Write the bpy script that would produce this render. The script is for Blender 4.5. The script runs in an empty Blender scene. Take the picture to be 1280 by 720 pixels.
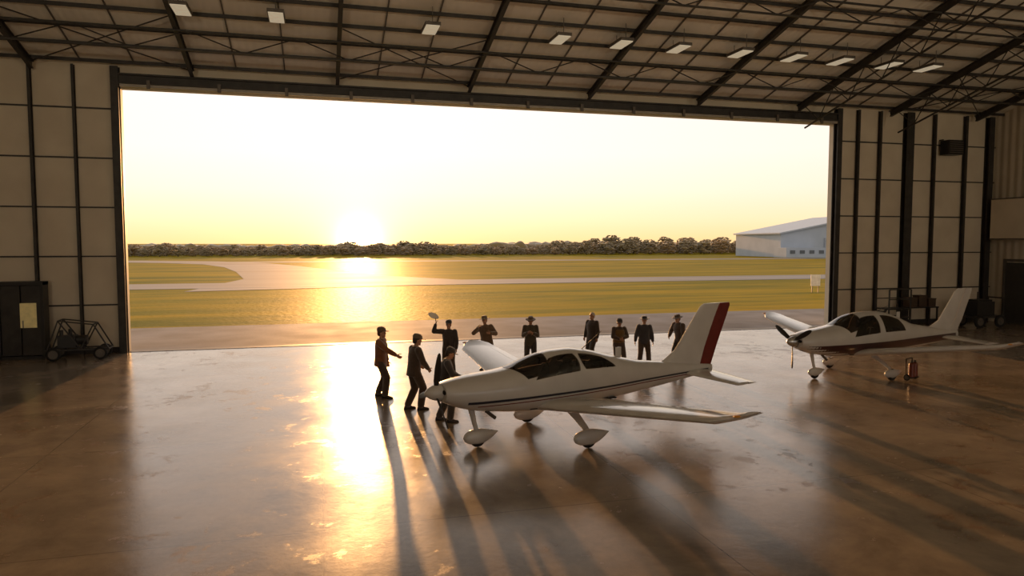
import bpy, bmesh, math, random
import numpy as np
from mathutils import Vector, Matrix
random.seed(7)
D = bpy.data
COL = bpy.context.scene.collection
V = Vector
bpy.context.scene.view_settings.view_transform='Standard'

# ------------------------------------------------------------------ materials
def mat(name, col=(.5,.5,.5), rough=.5, metal=0., col2=None, scale=5., detail=4., bump=0., bscale=None,
        spec=.5, trans=0., emis=None, estr=0., coat=0., rough2=None, alpha=1., stretch=None, sheen=0.):
    m = D.materials.new(name); m.use_nodes = True
    nt = m.node_tree; N = nt.nodes; L = nt.links
    b = N['Principled BSDF']
    b.inputs['Base Color'].default_value = (*col,1)
    b.inputs['Roughness'].default_value = rough
    b.inputs['Metallic'].default_value = metal
    b.inputs['Specular IOR Level'].default_value = spec
    b.inputs['Transmission Weight'].default_value = trans
    b.inputs['Coat Weight'].default_value = coat
    b.inputs['Sheen Weight'].default_value = sheen
    if emis:
        b.inputs['Emission Color'].default_value = (*emis,1); b.inputs['Emission Strength'].default_value = estr
    tc = N.new('ShaderNodeTexCoord'); mp = N.new('ShaderNodeMapping')
    L.new(tc.outputs['Object'], mp.inputs['Vector'])
    if stretch: mp.inputs['Scale'].default_value = stretch
    nz = N.new('ShaderNodeTexNoise'); nz.inputs['Scale'].default_value = scale; nz.inputs['Detail'].default_value = detail
    L.new(mp.outputs[0], nz.inputs['Vector'])
    c2 = col2 if col2 else tuple(c*.8 for c in col)
    r = N.new('ShaderNodeValToRGB'); r.color_ramp.elements[0].position=.35; r.color_ramp.elements[1].position=.65
    r.color_ramp.elements[0].color=(*col,1); r.color_ramp.elements[1].color=(*c2,1)
    L.new(nz.outputs['Fac'], r.inputs[0]); L.new(r.outputs[0], b.inputs['Base Color'])
    if rough2 is not None:
        mr = N.new('ShaderNodeMapRange'); mr.inputs[1].default_value=.3; mr.inputs[2].default_value=.7
        mr.inputs[3].default_value=rough; mr.inputs[4].default_value=rough2
        L.new(nz.outputs['Fac'], mr.inputs[0]); L.new(mr.outputs[0], b.inputs['Roughness'])
    if bump:
        n2 = N.new('ShaderNodeTexNoise'); n2.inputs['Scale'].default_value = bscale or scale*4; n2.inputs['Detail'].default_value=5
        L.new(mp.outputs[0], n2.inputs['Vector'])
        bp = N.new('ShaderNodeBump'); bp.inputs['Strength'].default_value = bump; bp.inputs['Distance'].default_value=.05
        L.new(n2.outputs['Fac'], bp.inputs['Height']); L.new(bp.outputs[0], b.inputs['Normal'])
    return m

M_steel = mat('dark_steel',(.034,.03,.027),.5,.2,(.052,.046,.04),3)
M_steel2 = mat('grey_steel',(.15,.13,.11),.5,.3,(.12,.105,.09),3)
M_track = mat('galvanised_track',(.42,.38,.32),.45,.3,(.34,.3,.25),3)
M_rubber = mat('rubber',(.015,.015,.015),.8)
M_white = mat('aircraft_white',(.60,.58,.55),.22,0,(.55,.53,.50),2,coat=.6)
M_red = mat('aircraft_red',(.17,.012,.012),.3,0,coat=.5)
M_maroon = mat('aircraft_maroon',(.05,.014,.014),.3,0,coat=.5)
M_navy = mat('stripe_navy',(.012,.014,.03),.35)
def glassmat():
    m=D.materials.new('tinted_glass'); m.use_nodes=True; nt=m.node_tree;N=nt.nodes;L=nt.links
    for n in list(N):
        if n.type!='OUTPUT_MATERIAL': N.remove(n)
    t=N.new('ShaderNodeBsdfTransparent'); t.inputs[0].default_value=(.20,.165,.13,1)
    g=N.new('ShaderNodeBsdfGlossy'); g.inputs['Roughness'].default_value=.04; g.inputs[0].default_value=(.9,.9,.9,1)
    f=N.new('ShaderNodeFresnel'); f.inputs[0].default_value=1.5; x=N.new('ShaderNodeMixShader')
    L.new(f.outputs[0],x.inputs[0]);L.new(t.outputs[0],x.inputs[1]);L.new(g.outputs[0],x.inputs[2]);L.new(x.outputs[0],N['Material Output'].inputs[0]); return m
M_glass = glassmat()
M_bglass = mat('building_glass',(.10,.12,.14),.2,0,(.12,.14,.16),1)
M_chrome = mat('spinner_metal',(.5,.5,.5),.25,.9)
M_black = mat('black_paint',(.02,.018,.016),.45)
M_intake_shade = mat('intake_shade',(.004,.004,.004),.9)  # near-black colour stands in for the shade inside the cowl intakes
M_seat = mat('seat_leather',(.06,.045,.035),.6,0,(.045,.03,.025),12)
M_skin = mat('skin',(.42,.23,.14),.5,0,(.35,.19,.12),8)
M_eye = mat('eye',(.02,.015,.012),.2)
M_hairs = {'dark':mat('hair_dark',(.02,.013,.009),.6,0,(.035,.02,.015),40,bump=.4),
           'brown':mat('hair_brown',(.09,.045,.02),.6,0,(.05,.03,.015),40,bump=.4),
           'white':mat('hair_white',(.6,.56,.5),.6,0,(.45,.42,.38),40,bump=.4)}
M_shoe = mat('shoe_leather',(.02,.015,.012),.5)
M_paper = mat('paper',(.8,.78,.7),.7)
M_redp = mat('red_paint',(.22,.04,.015),.35,coat=.3)
M_orange = mat('amber_plastic',(.7,.3,.03),.4)

# ------------------------------------------------------------------ mesh helpers
class B:
    def __init__(s): s.bm = bmesh.new()
    def box(s, c, d, rot=None):
        r = bmesh.ops.create_cube(s.bm, size=1)
        mt = Matrix.Translation(V(c)) @ ((rot.to_4x4()) if rot else Matrix.Identity(4)) @ Matrix.Diagonal((*d,1))
        bmesh.ops.transform(s.bm, matrix=mt, verts=r['verts']); return s
    def beam(s, a, b, w, h, up=V((0,0,1))):
        a=V(a); b=V(b); d=b-a; l=d.length; x=d/l
        y=up.cross(x)
        if y.length<1e-4: y=V((0,1,0)).cross(x)
        y.normalize(); z=x.cross(y)
        rot=Matrix((x,y,z)).transposed()
        return s.box((a+b)/2,(l,w,h),rot)
    def ibeam(s,a,b,w,h,t=.02,up=V((0,0,1))):
        a=V(a);b=V(b);x=(b-a).normalized();y=up.cross(x);y.normalize();z=x.cross(y)
        s.beam(a,b,t,h,up); s.beam(a+z*(h/2),b+z*(h/2),w,t*1.5,up); s.beam(a-z*(h/2),b-z*(h/2),w,t*1.5,up); return s
    def cyl(s,a,b,r0,r1=None,n=16):
        a=V(a);b=V(b);r1=r0 if r1 is None else r1
        d=b-a; x=d.normalized(); q=x.to_track_quat('Z','Y').to_matrix().to_4x4()
        r=bmesh.ops.create_cone(s.bm,cap_ends=True,segments=n,radius1=r0,radius2=r1,depth=d.length)
        bmesh.ops.transform(s.bm,matrix=Matrix.Translation((a+b)/2)@q,verts=r['verts']); return s
    def ell(s,c,d,rot=None,n=12):
        r=bmesh.ops.create_uvsphere(s.bm,u_segments=n+4,v_segments=n,radius=1)
        mt=Matrix.Translation(V(c))@((rot.to_4x4()) if rot else Matrix.Identity(4))@Matrix.Diagonal((*d,1))
        bmesh.ops.transform(s.bm,matrix=mt,verts=r['verts']); return s
    def loft(s,rings,cap=True,closed=True):
        vs=[[s.bm.verts.new(p) for p in r] for r in rings]
        for i in range(len(vs)-1):
            n=len(vs[i])
            for j in range(n if closed else n-1):
                k=(j+1)%n
                try: s.bm.faces.new((vs[i][j],vs[i][k],vs[i+1][k],vs[i+1][j]))
                except ValueError: pass
        if cap:
            s.bm.faces.new(vs[0]); s.bm.faces.new(vs[-1])
        return s
    def tube(s,pts,rad,n=10,squash=None):
        pts=[V(p) for p in pts]
        for i in range(len(pts)-1):
            s.cyl(pts[i],pts[i+1],rad[i],rad[i+1],n)
        for p,r in zip(pts,rad): s.ell(p,(r,r,r),n=8)
        return s
    @staticmethod
    def ering(s,c,X,Y,rx,ry,n=20,e=1.):
        return [c+X*(rx*math.copysign(abs(math.cos(2*math.pi*i/n))**e,math.cos(2*math.pi*i/n)))+Y*(ry*math.copysign(abs(math.sin(2*math.pi*i/n))**e,math.sin(2*math.pi*i/n))) for i in range(n)]
    def torus(s,c,axis,R,r,n=28,m=10):
        axis=V(axis).normalized(); q=axis.to_track_quat('Z','Y').to_matrix(); rings=[]
        for i in range(n):
            a=2*math.pi*i/n; d=q@V((math.cos(a),math.sin(a),0)); z=axis
            rings.append([V(c)+d*(R+r*math.cos(2*math.pi*j/m))+z*(r*math.sin(2*math.pi*j/m)) for j in range(m)])
        vs=[[s.bm.verts.new(p) for p in rr] for rr in rings]
        for i in range(n):
            for j in range(m):
                s.bm.faces.new((vs[i][j],vs[i][(j+1)%m],vs[(i+1)%n][(j+1)%m],vs[(i+1)%n][j]))
        return s
    def mesh(s,name,mt,smooth=False,angle=None):
        bmesh.ops.recalc_face_normals(s.bm,faces=s.bm.faces)
        me=D.meshes.new(name); s.bm.to_mesh(me); s.bm.free()
        if mt: me.materials.append(mt)
        if smooth:
            me.polygons.foreach_set('use_smooth',[True]*len(me.polygons))
            if angle is not None:
                try: me.set_sharp_from_angle(angle=math.radians(angle))
                except Exception: pass
        return me

def put(name, me, parent=None, label=None, cat=None, kind=None, group=None, loc=None, rz=None):
    o=D.objects.new(name,me); COL.objects.link(o)
    if parent: o.parent=parent
    if label: o['label']=label
    if cat: o['category']=cat
    if kind: o['kind']=kind
    if group: o['group']=group
    if loc: o.location=loc
    if rz is not None: o.rotation_euler=(0,0,math.radians(rz))
    return o
def empty(name,loc,rz,label,cat,group=None):
    o=put(name,None,label=label,cat=cat,group=group,loc=loc,rz=rz); o.empty_display_size=.3; return o

# ------------------------------------------------------------------ hangar shell
X0,X1=-14.0,33.0; YF=28.6; YB=-18.0; RIDGE=5.3; EAVE=10.3; SL=.27
OL,OR,OT=-6.75,23.4,9.5
def roofz(y): return EAVE+SL*(YF-y) if y>RIDGE else EAVE+(SL*(YF-RIDGE))*(y-YB)/(RIDGE-YB)

def floor_mat():
    m=D.materials.new('polished_concrete'); m.use_nodes=True; nt=m.node_tree;N=nt.nodes;L=nt.links
    b=N['Principled BSDF']; tc=N.new('ShaderNodeTexCoord')
    def noise(s,d,dist=0,rough=.5):
        n=N.new('ShaderNodeTexNoise'); n.inputs['Scale'].default_value=s;n.inputs['Detail'].default_value=d
        n.inputs['Distortion'].default_value=dist; n.inputs['Roughness'].default_value=rough
        L.new(tc.outputs['Object'],n.inputs['Vector']); return n
    a=noise(.45,9,.3,.68); c=noise(1.7,10,.3,.72); f=noise(7,6,0,.7); g=noise(.5,9,.2,.68); h=noise(.2,4,.3,.5)
    r1=N.new('ShaderNodeValToRGB'); e=r1.color_ramp.elements
    e[0].position=.3;e[0].color=(.12,.095,.072,1); e[1].position=.7;e[1].color=(.38,.31,.235,1)
    L.new(a.outputs['Fac'],r1.inputs[0])
    ga=N.new('ShaderNodeMath'); ga.operation='MULTIPLY_ADD'; ga.inputs[1].default_value=.6; ga.inputs[2].default_value=-.30
    L.new(h.outputs['Fac'],ga.inputs[0]); sm=N.new('ShaderNodeMath'); sm.operation='ADD'
    L.new(ga.outputs[0],sm.inputs[0]); L.new(c.outputs['Fac'],sm.inputs[1])
    r2=N.new('ShaderNodeValToRGB'); e=r2.color_ramp.elements
    e[0].position=.585;e[0].color=(0,0,0,1);e[1].position=.63;e[1].color=(1,1,1,1)
    L.new(sm.outputs[0],r2.inputs[0])
    mx=N.new('ShaderNodeMixRGB'); mx.inputs[2].default_value=(.15,.09,.05,1)
    ml=N.new('ShaderNodeMath'); ml.operation='MULTIPLY'; ml.inputs[1].default_value=.7
    L.new(r2.outputs[0],ml.inputs[0]); L.new(ml.outputs[0],mx.inputs[0]); L.new(r1.outputs[0],mx.inputs[1])
    br=N.new('ShaderNodeTexBrick'); br.offset=0; br.inputs['Scale'].default_value=1
    br.inputs['Brick Width'].default_value=5.;br.inputs['Row Height'].default_value=5.;br.inputs['Mortar Size'].default_value=.012
    br.inputs['Color1'].default_value=(1,1,1,1);br.inputs['Color2'].default_value=(.92,.92,.92,1);br.inputs['Mortar'].default_value=(.55,.55,.55,1)
    L.new(tc.outputs['Object'],br.inputs['Vector'])
    mm=N.new('ShaderNodeMixRGB'); mm.blend_type='MULTIPLY'; mm.inputs[0].default_value=1
    L.new(mx.outputs[0],mm.inputs[1]);L.new(br.outputs['Color'],mm.inputs[2]); L.new(mm.outputs[0],b.inputs['Base Color'])
    mr=N.new('ShaderNodeMapRange'); mr.inputs[1].default_value=.30;mr.inputs[2].default_value=.70;mr.inputs[3].default_value=.15;mr.inputs[4].default_value=.26
    L.new(g.outputs['Fac'],mr.inputs[0])
    ad=N.new('ShaderNodeMath');ad.operation='MULTIPLY_ADD';ad.inputs[1].default_value=.10
    L.new(r2.outputs[0],ad.inputs[0]);L.new(mr.outputs[0],ad.inputs[2]);L.new(ad.outputs[0],b.inputs['Roughness'])
    bp=N.new('ShaderNodeBump');bp.inputs['Strength'].default_value=.10;bp.inputs['Distance'].default_value=.02
    L.new(f.outputs['Fac'],bp.inputs['Height']);L.new(bp.outputs[0],b.inputs['Normal'])
    b.inputs['Specular IOR Level'].default_value=.8
    return m
put('floor',B().box(((X0+X1)/2,(YF+YB)/2,-.15),(X1-X0,YF-YB,.3)).mesh('floor',floor_mat()),kind='structure')

def ribbed(name,col,col2,scale,axis='X',strength=.6,rough=.5):
    m=mat(name,col,rough,0,col2,.8); nt=m.node_tree;N=nt.nodes;L=nt.links
    if strength:
        tc=N.new('ShaderNodeTexCoord'); w=N.new('ShaderNodeTexWave'); w.bands_direction=axis; w.inputs['Scale'].default_value=scale
        L.new(tc.outputs['Object'],w.inputs['Vector'])
        bp=N.new('ShaderNodeBump');bp.inputs['Strength'].default_value=strength;bp.inputs['Distance'].default_value=.05
        L.new(w.outputs['Fac'],bp.inputs['Height']);L.new(bp.outputs[0],N['Principled BSDF'].inputs['Normal'])
    return m
M_wall=ribbed('wall_panel',(.76,.67,.52),(.68,.59,.45),1,'X',0)
M_side=ribbed('ribbed_wall',(.68,.60,.47),(.6,.53,.42),.8,'Y')
M_roof=ribbed('corrugated_roof',(.90,.84,.72),(.82,.76,.64),1.2,'X',.15)
b=B()
b.box(((X0+OL)/2,YF+.15,EAVE/2),(OL-X0,.3,EAVE))
b.box(((X1+OR)/2,YF+.15,EAVE/2),(X1-OR,.3,EAVE))
b.box(((OR+OL)/2,YF+.15,(EAVE+OT)/2),(OR-OL,.3,EAVE-OT))
put('wall_front',b.mesh('wall_front',M_wall),kind='structure')
def gable(name,x):
    rz=roofz(RIDGE)
    pr=[(YB,0),(YF+.3,0),(YF+.3,EAVE),(RIDGE,rz),(YB,EAVE)]
    put(name,B().loft([[V((x,y,z)) for y,z in pr],[V((x+(.3 if x>0 else -.3),y,z)) for y,z in pr]]).mesh(name,M_side),kind='structure')
gable('wall_left',X0); gable('wall_right',X1)
b=B(); b.box((X0+2,YB-.15,EAVE/2),(4,.3,EAVE)).box((X1-2,YB-.15,EAVE/2),(4,.3,EAVE)).box(((X0+X1)/2,YB-.15,9.9),(X1-X0-8,.3,.8))  # wide rear opening added out of view so sky light fills the interior
put('wall_back',b.mesh('wall_back',M_side),kind='structure')
rz=roofz(RIDGE)
b=B(); xs=(X0-.4,X1+.4)
pr=[(YF+.9,EAVE-.24),(RIDGE,rz),(YB-.5,EAVE-.13),(YB-.5,EAVE+.05),(RIDGE,rz+.2),(YF+.9,EAVE-.05)]
b.loft([[V((x,y,z)) for y,z in pr] for x in xs])
put('ceiling',b.mesh('ceiling',M_roof),kind='structure')

tn=1
for x0,x1 in ((X0,OL),(OR,X1)):
    for z in (1.75,3.5,5.25,7.0,8.75):
        put('trim_%d'%tn,B().box(((x0+x1)/2,YF-.03,z),(x1-x0,.07,.05)).mesh('trim',M_steel),kind='structure'); tn+=1
    put('trim_%d'%tn,B().box(((x0+x1)/2,YF-.02,.1),(x1-x0,.05,.2)).mesh('trim',M_steel),kind='structure'); tn+=1
put('trim_%d'%tn,B().box(((OL+OR)/2,YF+.1,.006),(OR-OL,.45,.012)).mesh('trim',M_steel2),kind='structure'); tn+=1
posts=[(-12.4,.08),(-11.1,.08),(-9.55,.09),(-8.2,.08),(OL-.12,.26),(OR+.12,.26),(24.65,.09),(25.9,.09),(27.55,.42),(29.1,.09),(31.0,.12),(32.5,.3)]
for x,w in posts:
    b=B(); b.ibeam((x,YF-.14,0),(x,YF-.14,10.22),w,.16 if w<.2 else .26,.02 if w<.2 else .03,up=V((0,1,0)))
    put('steel_column',b.mesh('steel_column',M_steel),label='dark painted steel column against the hangar front wall' if w<.2 else 'heavy dark steel column beside the big hangar door',cat='column',group='front wall steel columns')
h=empty('door_header',(0,0,0),0,'dark steel header beam with door track over the hangar opening','beam')
put('beam',B().ibeam((OL,YF-.2,9.80),(OR,YF-.2,9.80),.28,.30,.04).mesh('beam',M_steel),h)
put('door_track',B().box(((OL+OR)/2,YF-.2,9.56),(OR-OL-.1,.2,.10)).mesh('door_track',M_track),h)
b=B()
for i in range(13): b.box((OL+1+i*2.35,YF-.36,9.6),(.12,.06,.3))
put('track_bracket',b.mesh('track_bracket',M_steel2),h,kind='stuff')

y=YF-.45; 
while y>RIDGE+.5:
    z=roofz(y)-.1
    put('roof_purlin',B().beam((X0,y,z),(X1,y,z),.05,.12).mesh('roof_purlin',M_steel),label='thin steel purlin under the corrugated roof',cat='purlin',group='roof purlins'); y-=1.1
for i in range(9):
    x=-9.4+5.1*i
    if x>X1: break
    a=V((x,YF-.3,roofz(YF-.3)-.29)); c=V((x,RIDGE,roofz(RIDGE)-.29))
    put('roof_rafter',B().ibeam(a,c,.13,.25,.03).mesh('roof_rafter',M_steel),label='dark steel rafter sloping up from the hangar door wall',cat='beam',group='roof rafters')
i=0; x=-13.0
while x<X1-.3:
    if abs(((x+9.4+2.55)%5.1)-2.55)>.3:
        a=V((x,YF-.3,roofz(YF-.3)-.035)); c=V((x,RIDGE+.3,roofz(RIDGE+.3)-.035))
        put('roof_batten',B().beam(a,c,.04,.05).mesh('roof_batten',M_steel2),label='slim batten between pale roof panels',cat='batten',group='roof battens')
    x+=1.7
def truss(name,p0,p1,dep,n,label,w=.1):
    e=empty(name,(0,0,0),0,label,'truss','roof trusses'); p0=V(p0);p1=V(p1);dep=V(dep)
    put('top_chord',B().beam(p0,p1,w,w).mesh('top_chord',M_steel),e)
    put('bottom_chord',B().beam(p0-dep,p1-dep,w,w).mesh('bottom_chord',M_steel),e)
    b=B()
    for i in range(n):
        a=p0.lerp(p1,i/n); c=p0.lerp(p1,(i+1)/n); m=(a+c)/2
        b.beam(a,m-dep,w*.5,w*.5,V((0,.3,1))); b.beam(m-dep,c,w*.5,w*.5,V((0,.3,1)))
    put('web',b.mesh('web',M_steel),e,kind='stuff')
for y in (25.2,20.6,15.9):
    z=roofz(y)-.45
    truss('roof_truss',(X0,y,z),(X1,y,z),(0,0,.6),14,'dark open web steel truss running parallel to the hangar door',.06)
for i in (6,7):
    x=-9.4+5.1*i
    truss('rafter_truss',(x+.0,YF-.8,roofz(YF-.8)-.43),(x,8,roofz(8)-.43),(0,0,.95),11,'dark open web steel truss hung below a roof rafter',.06)
for i in (0,2,7):
    x=-9.4+5.1*i
    e=empty('cross_brace',(0,0,0),0,'crossed thin steel bracing rods under the roof','brace','roof cross braces')
    for s in (0,1):
        a=V((x+.1+4.9*s,YF-.6,roofz(YF-.6)-.3)); c=V((x+.1+4.9*(1-s),YF-3.9,roofz(YF-3.9)-.3))
        put('rod',B().cyl(a,c,.022,n=8).mesh('rod',M_steel),e)
M_lens=mat('light_lens',(.8,.75,.65),.4,emis=(1,.85,.6),estr=.30)
for x in (-3.9,-1.15,3.7,8.2,10.5,12.75,15.3,17.6,19.7,22.0,23.9):
    e=empty('light_fixture',(x,23.85,11.02),0,'rectangular white ceiling light fixed close under the roof','lamp','hangar ceiling lights')
    put('housing',B().box((0,0,.05),(.5,1.1,.1)).mesh('housing',M_steel2),e)
    put('lens',B().box((0,0,-.012),(.44,1.02,.03)).mesh('lens',M_lens),e)
    zt=roofz(23.85)-11.02
    for yy,dz in ((-.4,.05),(.4,-.15)):
        put('hanger_rod',B().cyl((0,yy,.09),(0,yy,zt+dz),.012,n=6).mesh('hanger_rod',M_steel2),e)

M_door=mat('door_paint',(.05,.045,.04),.5)
b=B(); b.box((X1-.03,26.9,1.5),(.06,1.5,3.0))
put('door_1',b.mesh('door_1',M_door),kind='structure')
put('trim_%d'%tn,B().box((X1-.05,27.72,1.55),(.1,.12,3.1)).box((X1-.05,26.08,1.55),(.1,.12,3.1)).box((X1-.05,26.9,3.12),(.1,1.76,.12)).mesh('trim',M_steel2),kind='structure')
e=empty('wall_housing',(X1-.35,26.6,5.15),0,'cream box housing mounted on the wall above the side door','housing')
put('casing',B().box((0,0,0),(.7,2.9,1.9)).mesh('casing',M_wall),e)
for zz in (-.98,.98): put('rim',B().box((0,0,zz),(.72,2.94,.06)).mesh('rim',M_steel2),e)
# ------------------------------------------------------------------ wall equipment
def tyre(parent,c,R,w,axis=(0,1,0),name='wheel'):
    b=B(); ax=V(axis).normalized()
    b.torus(c,axis,R-w*.5,w*.5); put(name,b.mesh('tyre',M_rubber,True),parent)
    put('hub',B().cyl(V(c)-ax*w*.35,V(c)+ax*w*.35,R-w*.8,n=20).cyl(V(c)-ax*w*.5,V(c)+ax*w*.5,R*.2,n=12).mesh('hub',M_steel2),parent)
def cart(loc,rz,label,s=1.):
    e=empty('equipment_cart',loc,rz,label,'cart'); e.scale=(s,s,s)
    put('chassis',B().box((0,0,.42),(1.5,.75,.08)).beam((-.7,.33,.45),(-.7,.33,1.15),.05,.05).beam((-.7,-.33,.45),(-.7,-.33,1.15),.05,.05).beam((-.7,-.33,1.15),(-.7,.33,1.15),.05,.05).mesh('chassis',M_steel),e)
    put('engine_box',B().box((.1,0,.74),(.85,.6,.55)).box((.1,0,1.05),(.7,.5,.08)).mesh('engine_box',M_black),e)
    put('tow_bar',B().beam((.75,0,.42),(1.45,0,.75),.05,.05).beam((1.45,-.15,.75),(1.45,.15,.75),.04,.04).mesh('tow_bar',M_steel),e)
    put('exhaust_pipe',B().cyl((.35,.15,1.05),(.35,.15,1.4),.04).mesh('exhaust_pipe',M_steel),e)
    for x in (-.5,.5):
        for y in (-.4,.4): tyre(e,(x,y,.25),.25,.12)
e=empty('engine_trolley',(-8.0,27.4,0),4,'dark thin-framed wheeled engine trolley parked against the wall','trolley')
b=B()
for y in (-.35,.35):
    b.beam((-.95,y,.35),(.95,y,.35),.05,.05).beam((-.9,y,.35),(-.55,y,1.35),.04,.04).beam((-.55,y,1.35),(.1,y,.38),.04,.04).beam((.1,y,.38),(.5,y,1.2),.04,.04).beam((.5,y,1.2),(.95,y,.35),.04,.04).beam((-.55,y,1.35),(.5,y,1.2),.04,.04)
for x,z in ((-.95,.35),(.95,.35),(-.55,1.35),(.5,1.2),(.1,.36)): b.beam((x,-.35,z),(x,.35,z),.04,.04)
put('frame',b.mesh('frame',M_steel),e)
put('engine_block',B().box((-.35,0,.62),(.55,.4,.4)).cyl((-.1,0,.65),(.25,0,.65),.16,n=20).cyl((-.5,-.15,.8),(-.5,-.15,1.02),.06).cyl((-.3,.15,.8),(-.3,.15,1.02),.06).mesh('engine_block',M_black),e)
for x in (-.7,.7):
    for y in (-.42,.42): tyre(e,(x,y,.22),.22,.09)
e=empty('equipment_cabinet',(-9.85,27.93,0),0,'tall dark framed cabinet with a yellow notice on its door','cabinet')
put('frame',B().box((-.66,0,1.32),(.1,.5,2.64)).box((.66,0,1.32),(.1,.5,2.64)).box((0,0,2.6),(1.42,.56,.12)).box((0,0,.05),(1.3,.5,.1)).box((0,.2,1.3),(1.3,.06,2.5)).mesh('frame',M_black),e)
put('door',B().box((-.31,-.16,1.32),(.58,.04,2.4)).mesh('door',M_steel),e); put('door',B().box((.31,-.16,1.32),(.58,.04,2.4)).mesh('door',M_steel),e)
put('handle',B().box((.06,-.2,1.2),(.03,.04,.25)).mesh('handle',M_chrome),e)
put('notice',B().box((.22,-.185,1.5),(.50,.008,.85)).mesh('notice',mat('glowing_notice_paper',(.9,.75,.35),.6,emis=(1,.75,.3),estr=.06)),e,label='pale yellow paper notice with a faint added glow')  # weak emission makes the paper glow as if lit
def platform(loc,rz,label,hh=1.5):
    e=empty('maintenance_stand',loc,rz,label,'work stand')
    b=B()
    for x in (-.6,.6):
        for y in (-.4,.4): b.beam((x,y,.1),(x,y,hh+.9),.05,.05,V((0,1,0)))
    for z in (.2,hh*.6,hh+.45,hh+.9):
        for y in (-.4,.4): b.beam((-.6,y,z),(.6,y,z),.04,.04)
        b.beam((.6,-.4,z),(.6,.4,z),.04,.04)
    put('frame',b.mesh('frame',M_steel),e)
    put('deck',B().box((0,0,hh),(1.2,.8,.05)).mesh('deck',M_black),e)
    b=B(); b.beam((-.65,-.3,hh),(-1.5,-.3,.1),.04,.1).beam((-.65,.3,hh),(-1.5,.3,.1),.04,.1)
    for i in range(5):
        t=(i+.6)/5; b.box((-.65-.85*t,0,hh-(hh-.1)*t),(.22,.6,.03))
    put('stairs',b.mesh('stairs',M_steel),e)
    for x in (-.6,.6):
        for y in (-.4,.4): tyre(e,(x,y,.1),.1,.05)
platform((25.6,27.0,0),0,'dark steel maintenance stair platform by the wall',.95)
cart((30.3,26.6,0),180,'dark wheeled service cart parked by the wall',1.2)
e=empty('workbench',(27.85,27.9,0),0,'long dark workbench against the wall','workbench')
put('top',B().box((0,-.15,.9),(1.7,.6,.06)).mesh('top',M_black),e)
for x in (-.8,.8):
    for y in (-.4,.08): put('leg',B().box((x,y,.435),(.06,.06,.87)).mesh('leg',M_steel),e)
for i,(x,w,hh) in enumerate(((-.55,.45,.4),(0,.45,.5),(.55,.42,.35))):
    put('storage_box',B().box((27.85+x,27.75,.932+hh/2),(w,.4,hh)).box((27.85+x,27.75,.93+hh+.02),(w+.03,.43,.04)).mesh('storage_box',mat('box%d'%i,(.08,.05,.03),.7)),label='dark brown storage box with lid on the workbench',cat='box',group='storage boxes on workbench')
e=empty('wall_heater',(29.9,28.2,8.6),0,'dark box heater unit mounted high on the wall','heater')
put('housing',B().box((0,0,0),(.9,.5,.7)).mesh('housing',M_black),e)
b=B()
for i in range(6): b.box((0,-.27,-.25+i*.1),(.8,.03,.03))
put('grille',b.mesh('grille',M_steel2),e)
for x in (-.35,.35): put('bracket',B().box((x,.3,.4),(.05,.25,.05)).mesh('bracket',M_steel),e)
e=empty('fire_extinguisher',(16.62,16.7,0),20,'small dark red wheeled fire extinguisher unit on the hangar floor','extinguisher'); e.scale=(.80,)*3
for x in (-.11,.12):
    put('tank',B().cyl((x,0,.14),(x,0,.58),.1,n=20).ell((x,0,.58),(.1,.1,.08)).mesh('tank',M_redp,True,40),e)
    put('valve',B().cyl((x,0,.64),(x,0,.72),.03).beam((x-.05,0,.71),(x+.05,0,.71),.03,.03).mesh('valve',M_black),e)
put('frame',B().box((0,.03,.11),(.5,.26,.04)).beam((-.22,.13,.1),(-.22,.15,.78),.03,.03).beam((.22,.13,.1),(.22,.15,.78),.03,.03).beam((-.22,.15,.78),(.22,.15,.78),.03,.03).mesh('frame',M_black),e)
for x in (-.29,.29): tyre(e,(x,.08,.12),.12,.05,(1,0,0))

# ------------------------------------------------------------------ aircraft
def sm_interp(xs,ys):
    q=np.linspace(xs[-1],xs[0],400); o=np.array(xs)[::-1]; v=np.interp(q,o,np.array(ys)[::-1])
    k=np.hanning(31);k/=k.sum(); vp=np.pad(v,15,mode='reflect',reflect_type='odd'); v2=np.convolve(vp,k,'valid')
    return lambda x: float(np.interp(x,q,v2))
TE=-4.36
FX=[2.58,2.5,2.3,2.0,1.3,1.0,.6,.2,-.3,-.8,-1.3,-2.1,-3.2,-4.0,TE]
fTa=sm_interp(FX,[1.31,1.33,1.37,1.41,1.46,1.51,1.66,1.75,1.77,1.69,1.55,1.36,1.22,1.13,1.08])
fTb=sm_interp(FX,[1.34,1.37,1.42,1.46,1.54,1.61,1.82,1.90,1.92,1.89,1.76,1.46,1.28,1.18,1.13])
fB=sm_interp(FX,[.97,.93,.84,.75,.65,.62,.60,.59,.59,.60,.63,.69,.79,.88,.93])
fW=sm_interp(FX,[.29,.33,.41,.48,.55,.57,.58,.58,.57,.53,.47,.34,.20,.11,.05])
fC=sm_interp(FX,[1.15,1.14,1.12,1.11,1.11,1.12,1.14,1.16,1.16,1.15,1.12,1.07,1.02,1.01,1.01])
TOP=[fTa]
def S(x,th,off=0):
    fT=TOP[0]
    ca,sa=math.cos(th),math.sin(th); zc=fC(x); h=(fT(x)-zc) if sa>0 else (zc-fB(x)); e=.82 if sa<0 else .9
    y=fW(x)*math.copysign(abs(ca)**e,ca); z=zc+h*math.copysign(abs(sa)**(.9 if sa>0 else .82),sa)
    n=V((0,ca,sa)); return V((x,y,z))+n*off
def qmap(quad,u,v,round_,sc=1.):
    uu=u*sc*math.sqrt(1-round_*v*v); vv=v*sc*math.sqrt(1-round_*u*u)
    u1=(uu+1)/2; v1=(vv+1)/2
    return [quad[0][k]*(1-u1)*(1-v1)+quad[1][k]*u1*(1-v1)+quad[2][k]*u1*v1+quad[3][k]*(1-u1)*v1 for k in (0,1)]
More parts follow.
